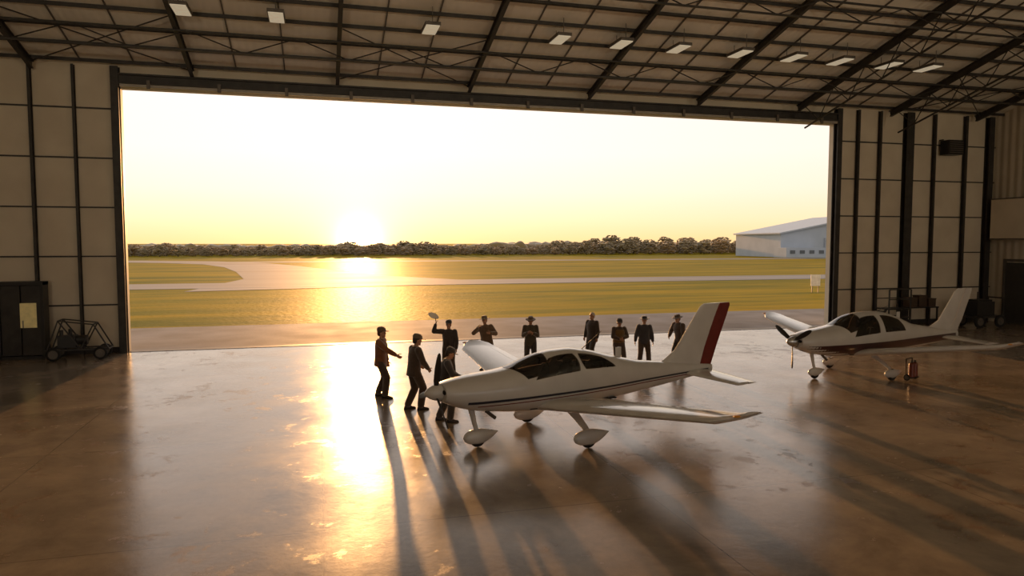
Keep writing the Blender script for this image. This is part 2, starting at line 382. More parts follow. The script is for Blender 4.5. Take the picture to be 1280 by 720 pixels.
def patch(quad,off,n=14,round_=.3):
    b=B(); g=[]
    for i in range(n+1):
        row=[]
        for j in range(n+1):
            p=qmap(quad,-1+2*i/n,-1+2*j/n,round_); row.append(b.bm.verts.new(S(p[0],math.radians(p[1]),off)))
        g.append(row)
    for i in range(n):
        for j in range(n): b.bm.faces.new((g[i][j],g[i+1][j],g[i+1][j+1],g[i][j+1]))
    return b
def outline(quad,round_,sc=.95,n=10):
    pts=[]
    for i in range(n): pts.append(qmap(quad,-1+2*i/n,-1,round_,sc))
    for i in range(n): pts.append(qmap(quad,1,-1+2*i/n,round_,sc))
    for i in range(n): pts.append(qmap(quad,1-2*i/n,1,round_,sc))
    for i in range(n): pts.append(qmap(quad,-1,1-2*i/n,round_,sc))
    return pts
def inside(p,poly):
    x,y=p; c=False; j=len(poly)-1
    for i in range(len(poly)):
        xi,yi=poly[i];xj,yj=poly[j]
        if (yi>y)!=(yj>y) and x<(xj-xi)*(y-yi)/(yj-yi)+xi: c=not c
        j=i
    return c
def foil(t,a=0.,bb=1.,n=14):
    def yt(x): return 5*t*(.2969*math.sqrt(max(x,0))-.126*x-.3516*x*x+.2843*x**3-.1036*x**4)
    cam=lambda x:.04*x*(1-x)*1.2
    xs=[a+(bb-a)*(.5-.5*math.cos(math.pi*i/n)) for i in range(n+1)]
    up=[(x,cam(x)+yt(x)) for x in xs]; lo=[(x,cam(x)-yt(x)) for x in xs]
    return up+lo[::-1][ (1 if bb>=.999 else 0): (-1 if a<=.001 else None)]
def wingloft(secs,t,a,bb,mt,name,vert=False,parent=None,label=None,extra=None):
    b=B(); rings=[]
    for sp,le,ch,z in secs:
        f=foil(t,a,bb)
        if vert: rings.append([V((le-x*ch,(zz-(.04*x*(1-x)*1.2))*ch,sp)) for x,zz in f])
        else: rings.append([V((le-x*ch,sp,z+zz*ch)) for x,zz in f])
    b.loft(rings)
    if extra:
        r2=[]
        for sp,le,ch,z in extra:
            r2.append([V((le-x*ch,sp,z+zz*ch)) for x,zz in foil(t,0,1)])
        b.loft(r2)
    return put(name,b.mesh(name,mt,True,35),parent,label=label)
def sec_at(y,s0,s1):
    t=(y-s0[0])/(s1[0]-s0[0]); return tuple(s0[i]+(s1[i]-s0[i])*t for i in range(4))
def aircraft(loc,rz,label,second=False,scale=1.):
    TOP[0]=fTb if second else fTa; fT=TOP[0]
    P=empty('airplane',loc,rz,label,'airplane'); P.scale=(scale,)*3
    mrud = M_red if not second else M_white
    wins=[]
    for quad in ([(1.22,89.5),(.38,89.5),(.50,26),(.98,26)],[(1.22,90.5),(.38,90.5),(.50,154),(.98,154)]): wins.append(('windshield',quad,.03))
    lo=17 if not second else 9
    for sg in (1,-1):
        f=lambda a:a if sg>0 else 180-a
        if not second:
            wins.append(('side_window',[(.88,f(lo)),(-.26,f(lo)),(-.20,f(62)),(.40,f(62))],.14))
            wins.append(('side_window',[(-.32,f(lo+1)),(-1.26,f(lo+11)),(-.93,f(54)),(-.27,f(62))],.20))
        else:
            wins.append(('side_window',[(.90,f(lo)),(-.20,f(lo)),(-.16,f(60)),(.42,f(60))],.10))
            wins.append(('side_window',[(-.38,f(lo)),(-1.45,f(lo+7)),(-1.22,f(54)),(-.36,f(60))],.12))
    polys=[outline(q,r,.95) for _,q,r in wins]
    b=B(); xs=list(np.linspace(2.58,1.3,16))[:-1]+list(np.linspace(1.3,-1.55,154))[:-1]+list(np.linspace(-1.55,TE,36)); n=144
    xs=[float(x) for x in xs]
    vs=[[b.bm.verts.new(S(x,2*math.pi*j/n)) for j in range(n)] for x in xs]
    for i in range(len(xs)-1):
        for j in range(n):
            xc=(xs[i]+xs[i+1])/2; tc=360*(j+.5)/n
            if -1.55<xc<1.3 and tc<180 and any(inside((xc,tc),p) for p in polys): continue
            k=(j+1)%n; b.bm.faces.new((vs[i][j],vs[i][k],vs[i+1][k],vs[i+1][j]))
    b.bm.faces.new(vs[0]); b.bm.faces.new(vs[-1])
    fus=put('fuselage',b.mesh('fuselage',M_white,True,50),P,label='glossy white fuselage')
    for nm,q,r in wins: put(nm,patch(q,.006,round_=r).mesh(nm,M_glass,True),fus)
    for x0 in (-.15,-.95):
        for y0 in (-.23,.23):
            s=B(); sc=.88 if x0>-.5 else .64
            s.box((x0+.1,y0,.92),(.46,.34,.14)); s.beam((x0-.14,y0,.95),(x0-.28,y0,.95+.5*sc),.31,.12,V((0,1,0)).cross(V((1,0,0)))); s.box((x0-.29,y0,.95+.58*sc),(.08,.2,.12)); s.box((x0+.05,y0,.77),(.3,.28,.2))
            put('seat',s.mesh('seat',M_seat),fus)
    put('instrument_panel',B().box((.78,0,1.22),(.16,.90,.26)).box((.86,0,1.34),(.3,.80,.05)).mesh('instrument_panel',M_black),fus)
    put('cabin_floor',B().box((-.2,0,.70),(2.1,.8,.03)).mesh('cabin_floor',M_black),fus)
    for sg in (1,-1):
        def zth(x,z):
            zc=fC(x)
            if z>=zc: r=min(1,max(0,(z-zc)/(fT(x)-zc)))**(1/.9); return math.asin(r)
            r=min(1,max(0,(zc-z)/(zc-fB(x))))**(1/.82); return -math.asin(r)
        def stripe(z0,z1,w0,w1,xa,xb,m,nm='stripe'):
            b=B(); vs=[]
            for i in range(70):
                t=i/69; x=xa+(xb-xa)*t; z=z0+(z1-z0)*t; w=w0+(w1-w0)*t; row=[]
                for k in range(5):
                    th=zth(x,z+w*(k/4-.5)); th= th if sg>0 else math.pi-th
                    row.append(b.bm.verts.new(S(x,th,.005)))
                vs.append(row)
            for i in range(69):
                for k in range(4): b.bm.faces.new((vs[i][k],vs[i+1][k],vs[i+1][k+1],vs[i][k+1]))
            put(nm,b.mesh(nm,m,True),fus)
        if not second:
            stripe(.96,1.00,.05,.03,2.2,-4.2,M_navy); stripe(.88,.955,.02,.02,2.0,-4.2,M_red)
        else:
            stripe(.85,.98,.36,.18,2.4,-4.2,M_maroon)
        put('air_intake',B().ell((2.575,sg*.18,1.17),(.03,.08,.045)).mesh('air_intake',M_intake_shade,True),fus)
    put('air_intake',B().ell((2.56,0,1.005),(.03,.11,.025)).mesh('air_intake',M_intake_shade,True),fus)
    put('exhaust_pipe',B().cyl((1.7,.15,.72),(1.5,.15,.56),.035).mesh('exhaust_pipe',M_steel2,True,40),fus)
    put('antenna',B().cyl((-.6,0,fT(-.6)-.03),(-1.15,0,2.06),.01,.004,8).mesh('antenna',M_black),fus)
    put('antenna',B().loft([[V((-1.6+x,y,z)) for x,y in ((.08,0),(0,.012),(-.08,0),(0,-.012))] for z in (fT(-1.6)-.03,fT(-1.6)+.2)]).mesh('antenna',M_white),fus)
    pr=put('propeller',B().loft([B.ering(None,V((2.58+dx,0,1.15)),V((0,1,0)),V((0,0,1)),r,r,24) for dx,r in ((0,.16),(.06,.158),(.14,.14),(.22,.105),(.28,.06),(.31,.02),(.315,.004))]).mesh('spinner',M_white if not second else M_chrome,True,50),P,label='white spinner cone' if not second else 'metal spinner cone')
    for i in range(3):
        a=math.radians(120*i+ (75 if not second else 30)); d=V((0,math.cos(a),math.sin(a))); tdir=V((0,-math.sin(a),math.cos(a))); rings=[]
        for r,w,tw in ((.1,.05,60),(.22,.09,45),(.45,.11,30),(.62,.10,22),(.74,.07,17),(.78,.03,15)):
            ang=math.radians(tw); X=(tdir*math.cos(ang)+V((1,0,0))*math.sin(ang)); Y=d.cross(X)
            rings.append(B.ering(None,V((2.68,0,1.15))+d*r,X,Y,w/2*1.3,.014,12))
        put('blade',B().loft(rings).mesh('blade',M_black,True,40),pr)
    sf=.93 if second else 1.
    fs=.84 if second else 1.
    for sg in (1,-1):
        zt=1.20 if not second else 1.34
        r0=(sg*.35,.72,1.6,.72); t1=(sg*4.25*sf,.04,.98,zt); t2=(sg*4.5*sf,-.14,.72,zt+.08)
        fl0=sec_at(sg*.72,r0,t1); fl1=sec_at(sg*2.45,r0,t1); al0=sec_at(sg*2.48,r0,t1); al1=sec_at(sg*(4.1*sf),r0,t1)
        w=wingloft([r0,t1],.14,0,.745,M_white,'wing',parent=P,extra=[al1,t1,t2,(sg*4.60*sf,-.30,.36,zt+.14)])
        wingloft([fl0,fl1],.14,.752,1,M_white,'flap',parent=w)
        wingloft([al0,al1],.14,.752,1,M_white,'aileron',parent=w)
        put('navigation_light',B().ell((-.2,sg*4.57*sf,zt+.12),(.07,.04,.02)).mesh('navigation_light',M_orange,True),w)
        st=wingloft([(sg*.03,-3.38,.92,.97),(sg*1.42,-3.64,.62,.90)],.1,0,.6,M_white,'horizontal_stabilizer',parent=P)
        wingloft([(sg*.08,-3.38,.92,.969),(sg*1.44,-3.64,.62,.899)],.1,.61,1,M_white,'elevator',parent=st)
        g=put('landing_gear',B().loft([B.ering(None,V(c),V((1,0,0)),V((0,.5*1,.85)).normalized()*1.0,a,bq,14) for c,a,bq in (((.0,sg*.4,.68),.13,.05),((.0,sg*.75,.51),.10,.035),((0,sg*1.02,.36),.08,.03),((0,sg*1.1,.26),.07,.03))]).mesh('landing_gear',M_white,True,50),P)
        fair(g,(0,sg*1.12,.21),.40*fs,.11*fs,.16*fs)
        tyre(g,(0,sg*1.12,.175),.175,.11,name='tyre')
    g=put('landing_gear',B().loft([B.ering(None,V(c),V((1,0,0)),V((0,1,0)),a,bq,14) for c,a,bq in (((1.95,0,.80),.07,.05),((1.88,0,.5),.05,.035),((1.82,0,.3),.05,.035))]).mesh('landing_gear',M_white,True,50),P)
    fair(g,(1.8,0,.205),.36*fs,.105*fs,.155*fs); tyre(g,(1.8,0,.165),.165,.10,name='tyre')
    F_=[(1.0,-2.2,-3.90,-4.32),(1.16,-2.55,-3.96,-4.38),(1.30,-2.9,-4.02,-4.44),(1.5,-3.22,-4.10,-4.52),(1.9,-3.54,-4.28,-4.70),(2.2,-3.78,-4.42,-4.84),(2.45,-3.98,-4.55,-4.94),(2.51,-4.10,-4.60,-4.92)]
    if second: F_=[(z,le-max(0,min(.22,(z-1.1)*.5)),hi-(.0 if z<1.4 else .08),te-(.0 if z<1.4 else .06)) for z,le,hi,te in F_]
    fin=wingloft([(z,le,(le-hi)/.66,0) for z,le,hi,te in F_],.085,0,.66,M_white,'vertical_fin',vert=True,parent=P)
    b=B(); rings=[]
    for z,le,hi,te in [(.93,-2.2,-3.90,-4.28)]+F_:
        x0=hi-.012; hw=.048-.02*(z-1)/1.5
        rings.append([V((x0,hw,z)),V(((x0+te)/2,hw*.6,z)),V((te,.006,z)),V((te,-.006,z)),V(((x0+te)/2,-hw*.6,z)),V((x0,-hw,z))])
    b.loft(rings); put('rudder',b.mesh('rudder',mrud,True,30),fin,label='dark red rudder' if not second else 'white rudder')
    return P
def fair(parent,c,L_,w,h):
    rings=[]
    for t in np.linspace(-1,1,17):
        t=float(t); r=(1-abs(t)**2.2)**.5 if t>0 else (1-abs(t)**1.5)**.9
        rings.append(B.ering(None,V((c[0]+t*L_*(1.15 if t<0 else .95)-(.03),c[1],c[2]+ (.0 if t>0 else .05*t*t))),V((0,1,0)),V((0,0,1)),max(.004,w*r),max(.004,(h*r) ),18))
    for r in rings:
        for p in r: p.z=max(p.z,.07)
    put('wheel_fairing',B().loft(rings).mesh('wheel_fairing',M_white,True,60),parent)
aircraft((4.72,13.88,0),195.0,'small white low-wing propeller airplane with dark red rudder and thin stripes',scale=1.02)
aircraft((15.8,17.9,0),188.0,'small white low-wing propeller airplane with broad dark maroon side band',True)

# ------------------------------------------------------------------ people
def ik(a,t,l1,l2,hint):
    a=V(a);t=V(t);d=t-a;L=d.length
    if L>l1+l2-.004: t=a+d*((l1+l2-.004)/L); d=t-a; L=d.length
    x=(l1*l1-l2*l2+L*L)/(2*L); h=math.sqrt(max(0,l1*l1-x*x)); u=d/L; hn=V(hint); hn=(hn-u*hn.dot(u)).normalized()
    return a+u*x+hn*h,t
def clothmat(c): return mat('cloth',c,.8,0,tuple(k*.7 for k in c),14,bump=.35,bscale=30,sheen=.7)
def person(loc,rz,H,label,shirt,pants,hair='dark',hat=None,lean=0,side=0,feet=((-.12,0),(.12,0)),
           hands=((-.27,.05,.80),(.27,.05,.80)),elb=((-.4,-.6,0),(.4,-.6,0)),head=(0,0),vest=None,hatc=(.03,.027,.027),group='people gathered by the airplane'):
    k=H/1.75
    root=empty('person',loc,rz,label,'person',group)
    up=V((math.sin(math.radians(side)),math.sin(math.radians(lean)),math.cos(math.radians(lean)))).normalized()
    R=V((1,0,0)); R=(R-up*R.dot(up)).normalized(); F=up.cross(R)
    P=V((0,-.25*math.sin(math.radians(lean))*.5,.91)); sp=lambda h,f=0.,r=0.: P+up*h+F*f+R*r
    hips=[P+V((-.095,0,-.02)),P+V((.095,0,-.02))]
    legs=[]
    for i,(fx,fy) in enumerate(feet):
        kn,an=ik(hips[i],(fx,fy,.09),.425,.42,(0.0,1,0)); legs.append((hips[i],kn,an))
    sh=[sp(.47,0,-.18),sp(.47,0,.18)]; arms=[]
    for i in (0,1):
        el,wr=ik(sh[i],hands[i],.285,.25,elb[i]); arms.append((sh[i],el,wr))
    neck=sp(.53,.0); ha,hb=math.radians(head[0]),math.radians(head[1])
    HF=(F*math.cos(hb)+R*math.sin(hb)); HR=HF.cross(up); HF2=(HF*math.cos(ha)-up*math.sin(ha)); HU=HR.cross(HF2)
    hc=neck+up*.05+HU*.105+HF2*.02
    hp=lambda r,f,u: hc+HR*r+HF2*f+HU*u
    hrot=Matrix((HR,HF2,HU)).transposed()
    def hand(b,i):
        s_,e_,w_=arms[i]; d=(w_-e_).normalized()
        sgn=-1 if i==0 else 1
        pn=V((-sgn,0,0)); pn=(pn-d*pn.dot(d))
        if pn.length<.2: pn=V((0,0,-1)); pn=pn-d*pn.dot(d)
        pn.normalize(); lat=d.cross(pn)
        latf=-lat if lat.dot(V((0,1,0))+V((0,0,.5)))<0 else lat
        b.loft([B.ering(None,w_+d*t,latf,pn,a,c,12) for t,a,c in ((-.01,.026,.02),(.02,.034,.019),(.06,.042,.017),(.09,.041,.014))])
        for q,ln in ((-.031,.060),(-.0105,.072),(.0105,.078),(.031,.070)):
            p=w_+d*.085+latf*q; pts=[p]; dd=d.copy()
            for sgm,c in ((.42,18),(.33,28),(.25,22)):
                rot=Matrix.Rotation(math.radians(c),3,dd.cross(pn)); dd=(rot@dd).normalized(); pts.append(pts[-1]+dd*ln*sgm)
            b.tube(pts,[.0092,.0088,.0082,.0072],8)
        p=w_+d*.03+latf*.033; t1=(d*.55+latf*.75+pn*.25).normalized(); t2=(d*.85+latf*.4+pn*.35).normalized()
        b.tube([p,p+t1*.035,p+t1*.035+t2*.03,p+t1*.035+t2*.055],[.014,.0115,.0105,.009],8)
    b=B()
    b.loft([B.ering(None,sp(h,f),R,F,a,c,20) for h,f,a,c in ((-.10,0,.10,.09),(-.04,0,.155,.105),(.05,0,.15,.10),(.16,0,.13,.09),(.28,.01,.15,.105),(.38,.01,.165,.11),(.46,0,.15,.09),(.51,0,.09,.065),(.54,0,.055,.055))])
    for i in (0,1):
        h_,kn,an=legs[i]; m1=h_.lerp(kn,.5); m2=kn.lerp(an,.35)
        b.tube([h_,m1,kn,m2,an],[.088,.072,.055,.055,.037],12)
        b.tube([an,an+V((0,.03,-.045)),an+V((0,.13,-.06))],[.04,.036,.028],8)
        s_,e_,w_=arms[i]
        b.tube([s_,s_.lerp(e_,.5),e_,e_.lerp(w_,.3),w_],[.055,.046,.038,.037,.025],10)
        hand(b,i)
    b.tube([neck-up*.03,hc-HU*.06],[.056,.052],12)
    b.ell(hp(0,-.012,.02),(.076,.095,.098),hrot).ell(hp(0,.02,-.055),(.058,.066,.062),hrot)
    b.ell(hp(0,.075,-.088),(.026,.02,.02),hrot)
    b.loft([B.ering(None,hp(0,f,u),HR,HF2,r,r2,8) for f,u,r,r2 in ((.08,.018,.008,.01),(.09,-.005,.010,.014),(.095,-.02,.017,.018),(.086,-.03,.014,.01))])
    b.ell(hp(0,.080,-.052),(.024,.012,.006),hrot,8).ell(hp(0,.078,-.063),(.021,.012,.006),hrot,8)
    b.ell(hp(0,.076,.032),(.05,.014,.010),hrot,8)
    for sg in (-1,1): b.ell(hp(sg*.078,-.008,-.01),(.010,.02,.032),hrot,8)
    bmesh.ops.scale(b.bm,vec=(k,k,k),verts=b.bm.verts)
    o=put('body',b.mesh('body',M_skin,True),root); md=o.modifiers.new('r','REMESH'); md.mode='VOXEL'; md.voxel_size=.0078*k; md.use_smooth_shade=True
    sm=o.modifiers.new('s','SMOOTH'); sm.iterations=2; sm.factor=.4
    def cloth(name,b,c,vs=.014,it=4):
        bmesh.ops.scale(b.bm,vec=(k,k,k),verts=b.bm.verts)
        o=put(name,b.mesh(name,clothmat(c) if isinstance(c,tuple) else c,True),root); md=o.modifiers.new('r','REMESH'); md.mode='VOXEL'; md.voxel_size=vs*k; md.use_smooth_shade=True
        sm=o.modifiers.new('s','SMOOTH'); sm.iterations=it; sm.factor=.5; return o
    b=B()
    b.loft([B.ering(None,sp(h,f),R,F,a,c,20) for h,f,a,c in ((-.13,0,.214,.160),(-.03,0,.208,.152),(.06,0,.196,.146),(.16,0,.190,.142),(.28,.01,.200,.154),(.38,.01,.210,.154),(.46,0,.194,.128),(.51,0,.128,.098),(.55,0,.080,.080))])
    for i in (0,1):
        s_,e_,w_=arms[i]; b.tube([s_,s_.lerp(e_,.5),e_,e_.lerp(w_,.4),e_.lerp(w_,.9)],[.086,.080,.073,.069,.052],12)
    cloth('jacket',b,shirt)
    b=B()
    b.loft([B.ering(None,sp(h,0),R,F,a,c,20) for h,a,c in ((-.13,.15,.12),(-.06,.185,.132),(.05,.172,.12),(.10,.155,.11))])
    for i in (0,1):
        h_,kn,an=legs[i]
        b.tube([h_,h_.lerp(kn,.5),kn,kn.lerp(an,.4),kn.lerp(an,.93)],[.114,.104,.09,.089,.082],12)
    cloth('trousers',b,pants)
    if vest:
        b=B()
        b.loft([B.ering(None,sp(h,f),R,F,a,c,20) for h,f,a,c in ((.0,0,.218,.164),(.06,0,.210,.160),(.16,0,.204,.156),(.28,.01,.213,.168),(.38,.01,.218,.167),(.455,0,.186,.138))])
        cloth('vest',b,vest)
    for i in (0,1):
        an=legs[i][2]; c=V((an.x,an.y,0)); b=B()
        rings=[]
        for y,w,h in ((-.085,.02,.04),(-.07,.040,.085),(-.01,.046,.10),(.05,.05,.085),(.11,.056,.06),(.16,.05,.047),(.195,.028,.03)):
            rings.append([c+V((w*math.cos(a),y,0))+V((0,0,.001+h*max(0,math.sin(a)))) for a in [math.pi*2*j/16 for j in range(16)]])
        b.loft(rings); bmesh.ops.scale(b.bm,vec=(k,k,k),verts=b.bm.verts); put('shoe',b.mesh('shoe',M_shoe,True),root)
    for sg in (-1,1):
        b=B(); b.ell(hp(sg*.031,.079,.012),(.012,.009,.008),hrot,8); bmesh.ops.scale(b.bm,vec=(k,k,k),verts=b.bm.verts); put('eye',b.mesh('eye',M_eye,True),root)
    b=B(); b.ell(hp(0,-.028,.038),(.086,.094,.093),hrot); b.ell(hp(0,-.055,-.02),(.074,.06,.07),hrot)
    if hair=='long': b.ell(hp(0,-.07,-.12),(.07,.045,.11),hrot)
    cloth('hair',b,M_hairs['dark' if hair=='long' else hair],.01,2)
    if hat=='cap':
        b=B(); b.loft([B.ering(None,hp(0,-.015-q*.1,u),HR,HF2,r,r*1.15,20) for u,r,q in ((.045,.096,0),(.08,.099,0),(.115,.091,.05),(.145,.066,.1),(.158,.02,.1))])
        b.loft([[hp(x*.085,.075+.105*math.sqrt(max(0,1-x*x)),u+.0) for x in np.linspace(-1,1,9)]+[hp(.085,.05,u),hp(-.085,.05,u)] for u in (.043,.058)])
        cloth('cap',b,hatc,.008,1)
    if hat=='brim':
        b=B(); b.loft([B.ering(None,hp(0,-.01,u),HR,HF2,r,r*1.12,24) for u,r in ((.05,.096),(.1,.094),(.145,.08),(.155,.04))])
        b.loft([B.ering(None,hp(0,-.01,u),HR,HF2,r,r*1.1,24) for u,r in ((.044,.165),(.050,.17),(.064,.162))])
        cloth('hat',b,hatc,.008,1)
    def world(p):
        a=math.radians(rz); q=V(p)*k; return V((q.x*math.cos(a)-q.y*math.sin(a)+loc[0],q.x*math.sin(a)+q.y*math.cos(a)+loc[1],q.z))
    return [world(a[2]+(a[2]-a[1]).normalized()*.09) for a in arms]

dk=(.06,.036,.024); dk2=(.038,.03,.027); br=(.22,.08,.028); tan=(.16,.105,.06); olive=(.06,.05,.03); navy=(.03,.03,.04)
person((1.50,18.45,0),-112,1.84,'man in rust-brown shirt and cap gesturing with one forearm',br,dk,'brown','cap',2,
       feet=((-.14,-.12),(.12,.14)),hands=((-.24,.10,.82),(.20,.45,1.08)),elb=((-.5,-.7,0),(.3,-.8,-.4)),hatc=(.16,.09,.05))
person((2.16,16.85,0),-75,1.84,'person in dark jacket and tan cap facing the airplane',dk,dk,'dark','cap',5,
       feet=((-.13,-.12),(.12,.1)),hands=((-.22,.22,.98),(.22,.25,.95)),elb=((-.8,-.6,0),(.8,-.6,0)),head=(8,10),hatc=(.16,.11,.07))
person((2.66,15.55,0),-95,1.70,'person in dark clothes leaning toward the airplane nose',navy,dk2,'dark','cap',10,
       feet=((-.12,-.12),(.12,.12)),hands=((-.2,.35,1.0),(.22,.38,1.05)),elb=((-.6,-.5,-.3),(.6,-.5,-.3)),head=(15,0))
hp4=person((3.72,20.9,0),160,1.70,'person in dark jacket holding up a pale paddle',dk2,dk,'dark','cap',0,
       feet=((-.15,.06),(.13,-.06)),hands=((-.25,.1,.85),(.38,.16,1.62)),elb=((-.5,-.6,0),(.7,-.1,-.8)))
person((5.05,21.6,0),150,1.72,'person in tan shirt and hat with hands raised to chest',tan,dk,'brown','brim',0,side=6,
       feet=((-.18,.08),(.17,-.05)),hands=((-.20,.28,1.22),(.22,.22,1.36)),elb=((-.9,-.2,-.9),(.9,-.2,-.9)),hatc=(.22,.16,.1))
person((6.45,21.5,0),165,1.68,'person in dark shirt and hat holding both hands at chest',olive,dk2,'brown','brim',3,
       feet=((-.14,.1),(.15,-.08)),hands=((-.08,.26,1.2),(.10,.26,1.22)),elb=((-.5,-.3,-.9),(.5,-.3,-.9)),head=(10,0),hatc=(.15,.1,.07))
person((8.77,22.07,0),120,1.70,'white-haired person in dark jacket standing upright',dk2,dk2,'white',None,0,
       feet=((-.12,.06),(.12,-.06)),hands=((-.25,.04,.82),(.25,.10,.84)))
person((9.13,20.7,0),175,1.62,'person in cap and ochre work vest holding hands together',dk,dk,'dark','cap',2,
       feet=((-.16,.06),(.15,-.04)),hands=((-.06,.26,1.08),(.06,.26,1.05)),elb=((-.9,-.4,-.3),(.9,-.4,-.3)),vest=(.17,.095,.02),head=(10,0))
person((10.1,20.9,0),160,1.64,'person in hat and dark clothes with arms hanging down',navy,dk,'dark','brim',0,
       feet=((-.17,.07),(.15,-.05)),hands=((-.30,.05,.82),(.32,.10,.84)))
person((11.30,20.76,0),110,1.70,'person in wide-brimmed hat leaning forward',dk,dk2,'dark','brim',12,
       feet=((-.13,-.15),(.12,.1)),hands=((-.26,.2,.85),(.2,.30,.98)),elb=((-.6,-.6,0),(.6,-.6,0)),hatc=(.1,.07,.05))
w=hp4[1]
e=empty('signal_paddle',(w.x,w.y,w.z),0,'small pale oval paddle held up in a raised hand','paddle')
put('handle',B().cyl((0,0,-.06),(-.02,0,.10),.012).mesh('handle',M_black),e)
put('blade',B().loft([B.ering(None,V((-.08,yy,.18)),V((.9,0,-.42)).normalized(),V((.42,0,.9)).normalized(),.17,.08,24) for yy in (-.006,.006)]).mesh('blade',M_paper),e)

# ------------------------------------------------------------------ outdoors
def grass_mat():
    m=D.materials.new('grass'); m.use_nodes=True; nt=m.node_tree;N=nt.nodes;L=nt.links
    b=N['Principled BSDF']; tc=N.new('ShaderNodeTexCoord')
    mp=N.new('ShaderNodeMapping'); mp.inputs['Scale'].default_value=(.16,1,1); L.new(tc.outputs['Object'],mp.inputs[0])
    n=N.new('ShaderNodeTexNoise');n.inputs['Scale'].default_value=.22;n.inputs['Detail'].default_value=8;n.inputs['Roughness'].default_value=.7
    L.new(mp.outputs[0],n.inputs['Vector'])
    r=N.new('ShaderNodeValToRGB');e=r.color_ramp.elements
    e[0].position=.36;e[0].color=(.11,.115,.004,1);e[1].position=.64;e[1].color=(.36,.24,.006,1)
    L.new(n.outputs['Fac'],r.inputs[0]);L.new(r.outputs[0],b.inputs['Base Color'])
    n2=N.new('ShaderNodeTexNoise');n2.inputs['Scale'].default_value=3;n2.inputs['Detail'].default_value=8
    L.new(tc.outputs['Object'],n2.inputs['Vector'])
    bp=N.new('ShaderNodeBump');bp.inputs['Strength'].default_value=.8;bp.inputs['Distance'].default_value=.06
    L.new(n2.outputs['Fac'],bp.inputs['Height']);L.new(bp.outputs[0],b.inputs['Normal'])
    b.inputs['Roughness'].default_value=.6; b.inputs['Specular IOR Level'].default_value=.018
    b.inputs['Specular Tint'].default_value=(1,.5,.08,1)
    return m
GM=grass_mat(); b=B()
for (xa,xb,ya,yb) in ((-2000,2000,YF+.3,2100),(-2000,X0-.3,-300,YF+.3),(X1+.3,2000,-300,YF+.3),(X0-.3,X1+.3,-300,YB-12)):
    b.box(((xa+xb)/2,(ya+yb)/2,-.3),(xb-xa,yb-ya,.5))
put('ground',b.mesh('ground',GM),kind='structure')
M_apron=mat('apron_concrete',(.19,.215,.25),.7,0,(.135,.155,.18),.5,6,rough2=.8,bump=.15,bscale=8,spec=.08)
M_asph=mat('taxiway_asphalt',(.26,.265,.27),.65,0,(.20,.205,.21),.15,6,rough2=.75,stretch=(.2,1,1),spec=.13)
for m_ in (M_apron,M_asph): m_.node_tree.nodes['Principled BSDF'].inputs['Specular Tint'].default_value=(1,.6,.2,1)
def slab(name,pts,m,z=0.):
    b=B(); b.loft([[V((x,y,z)) for x,y in pts],[V((x,y,-.3)) for x,y in pts]]); put(name,b.mesh(name,m),kind='structure')
slab('apron',[(-200,YF+.3),(300,YF+.3),(300,37),(-200,36)],M_apron,0)
slab('rear_bounce_slab',[(X0-.3,YB-12),(X1+.3,YB-12),(X1+.3,YB),(X0-.3,YB)],M_apron,-.005)  # pale slab added behind the hangar, unseen, to bounce light inside
slab('taxiway',[(-300,65.5),(300,68.5),(300,77),(-300,74)],M_asph,-.02)
cl=[(4,66),(0,85),(-4.5,105),(-9,125),(-15,143),(-25,157),(-40,167),(-70,176),(-120,184)]
wd_=[15,8.2,6.6,6,6,6.5,6.5,6.5,6.5]; Lp=[];Rp=[]
for i,(x,y) in enumerate(cl):
    a=V((*cl[max(0,i-1)],0)); c=V((*cl[min(len(cl)-1,i+1)],0)); d=(c-a).normalized(); nrm=V((-d.y,d.x,0))
    Lp.append((x+nrm.x*wd_[i],y+nrm.y*wd_[i])); Rp.append((x-nrm.x*wd_[i],y-nrm.y*wd_[i]))
b=B()
for i in range(len(cl)-1):
    q=[Lp[i],Lp[i+1],Rp[i+1],Rp[i]]
    vs=[b.bm.verts.new((x,y,-.026)) for x,y in q]; b.bm.faces.new(vs)
bmesh.ops.remove_doubles(b.bm,verts=b.bm.verts,dist=.01)
put('taxiway_branch',b.mesh('taxiway_branch',M_asph),kind='structure')
slab('runway',[(-12,150),(400,151),(400,159),(-22,158)],M_asph,-.03)
e=empty('marker_board',(38.6,48.8,-.05),-15,'white rectangular marker board standing in the grass','sign')
put('board',B().box((0,0,1.0),(.75,.06,.9)).mesh('board',M_paper),e)
for x in (-.25,.25): put('post',B().box((x,.05,.45),(.06,.05,.9)).mesh('post',M_steel2),e)

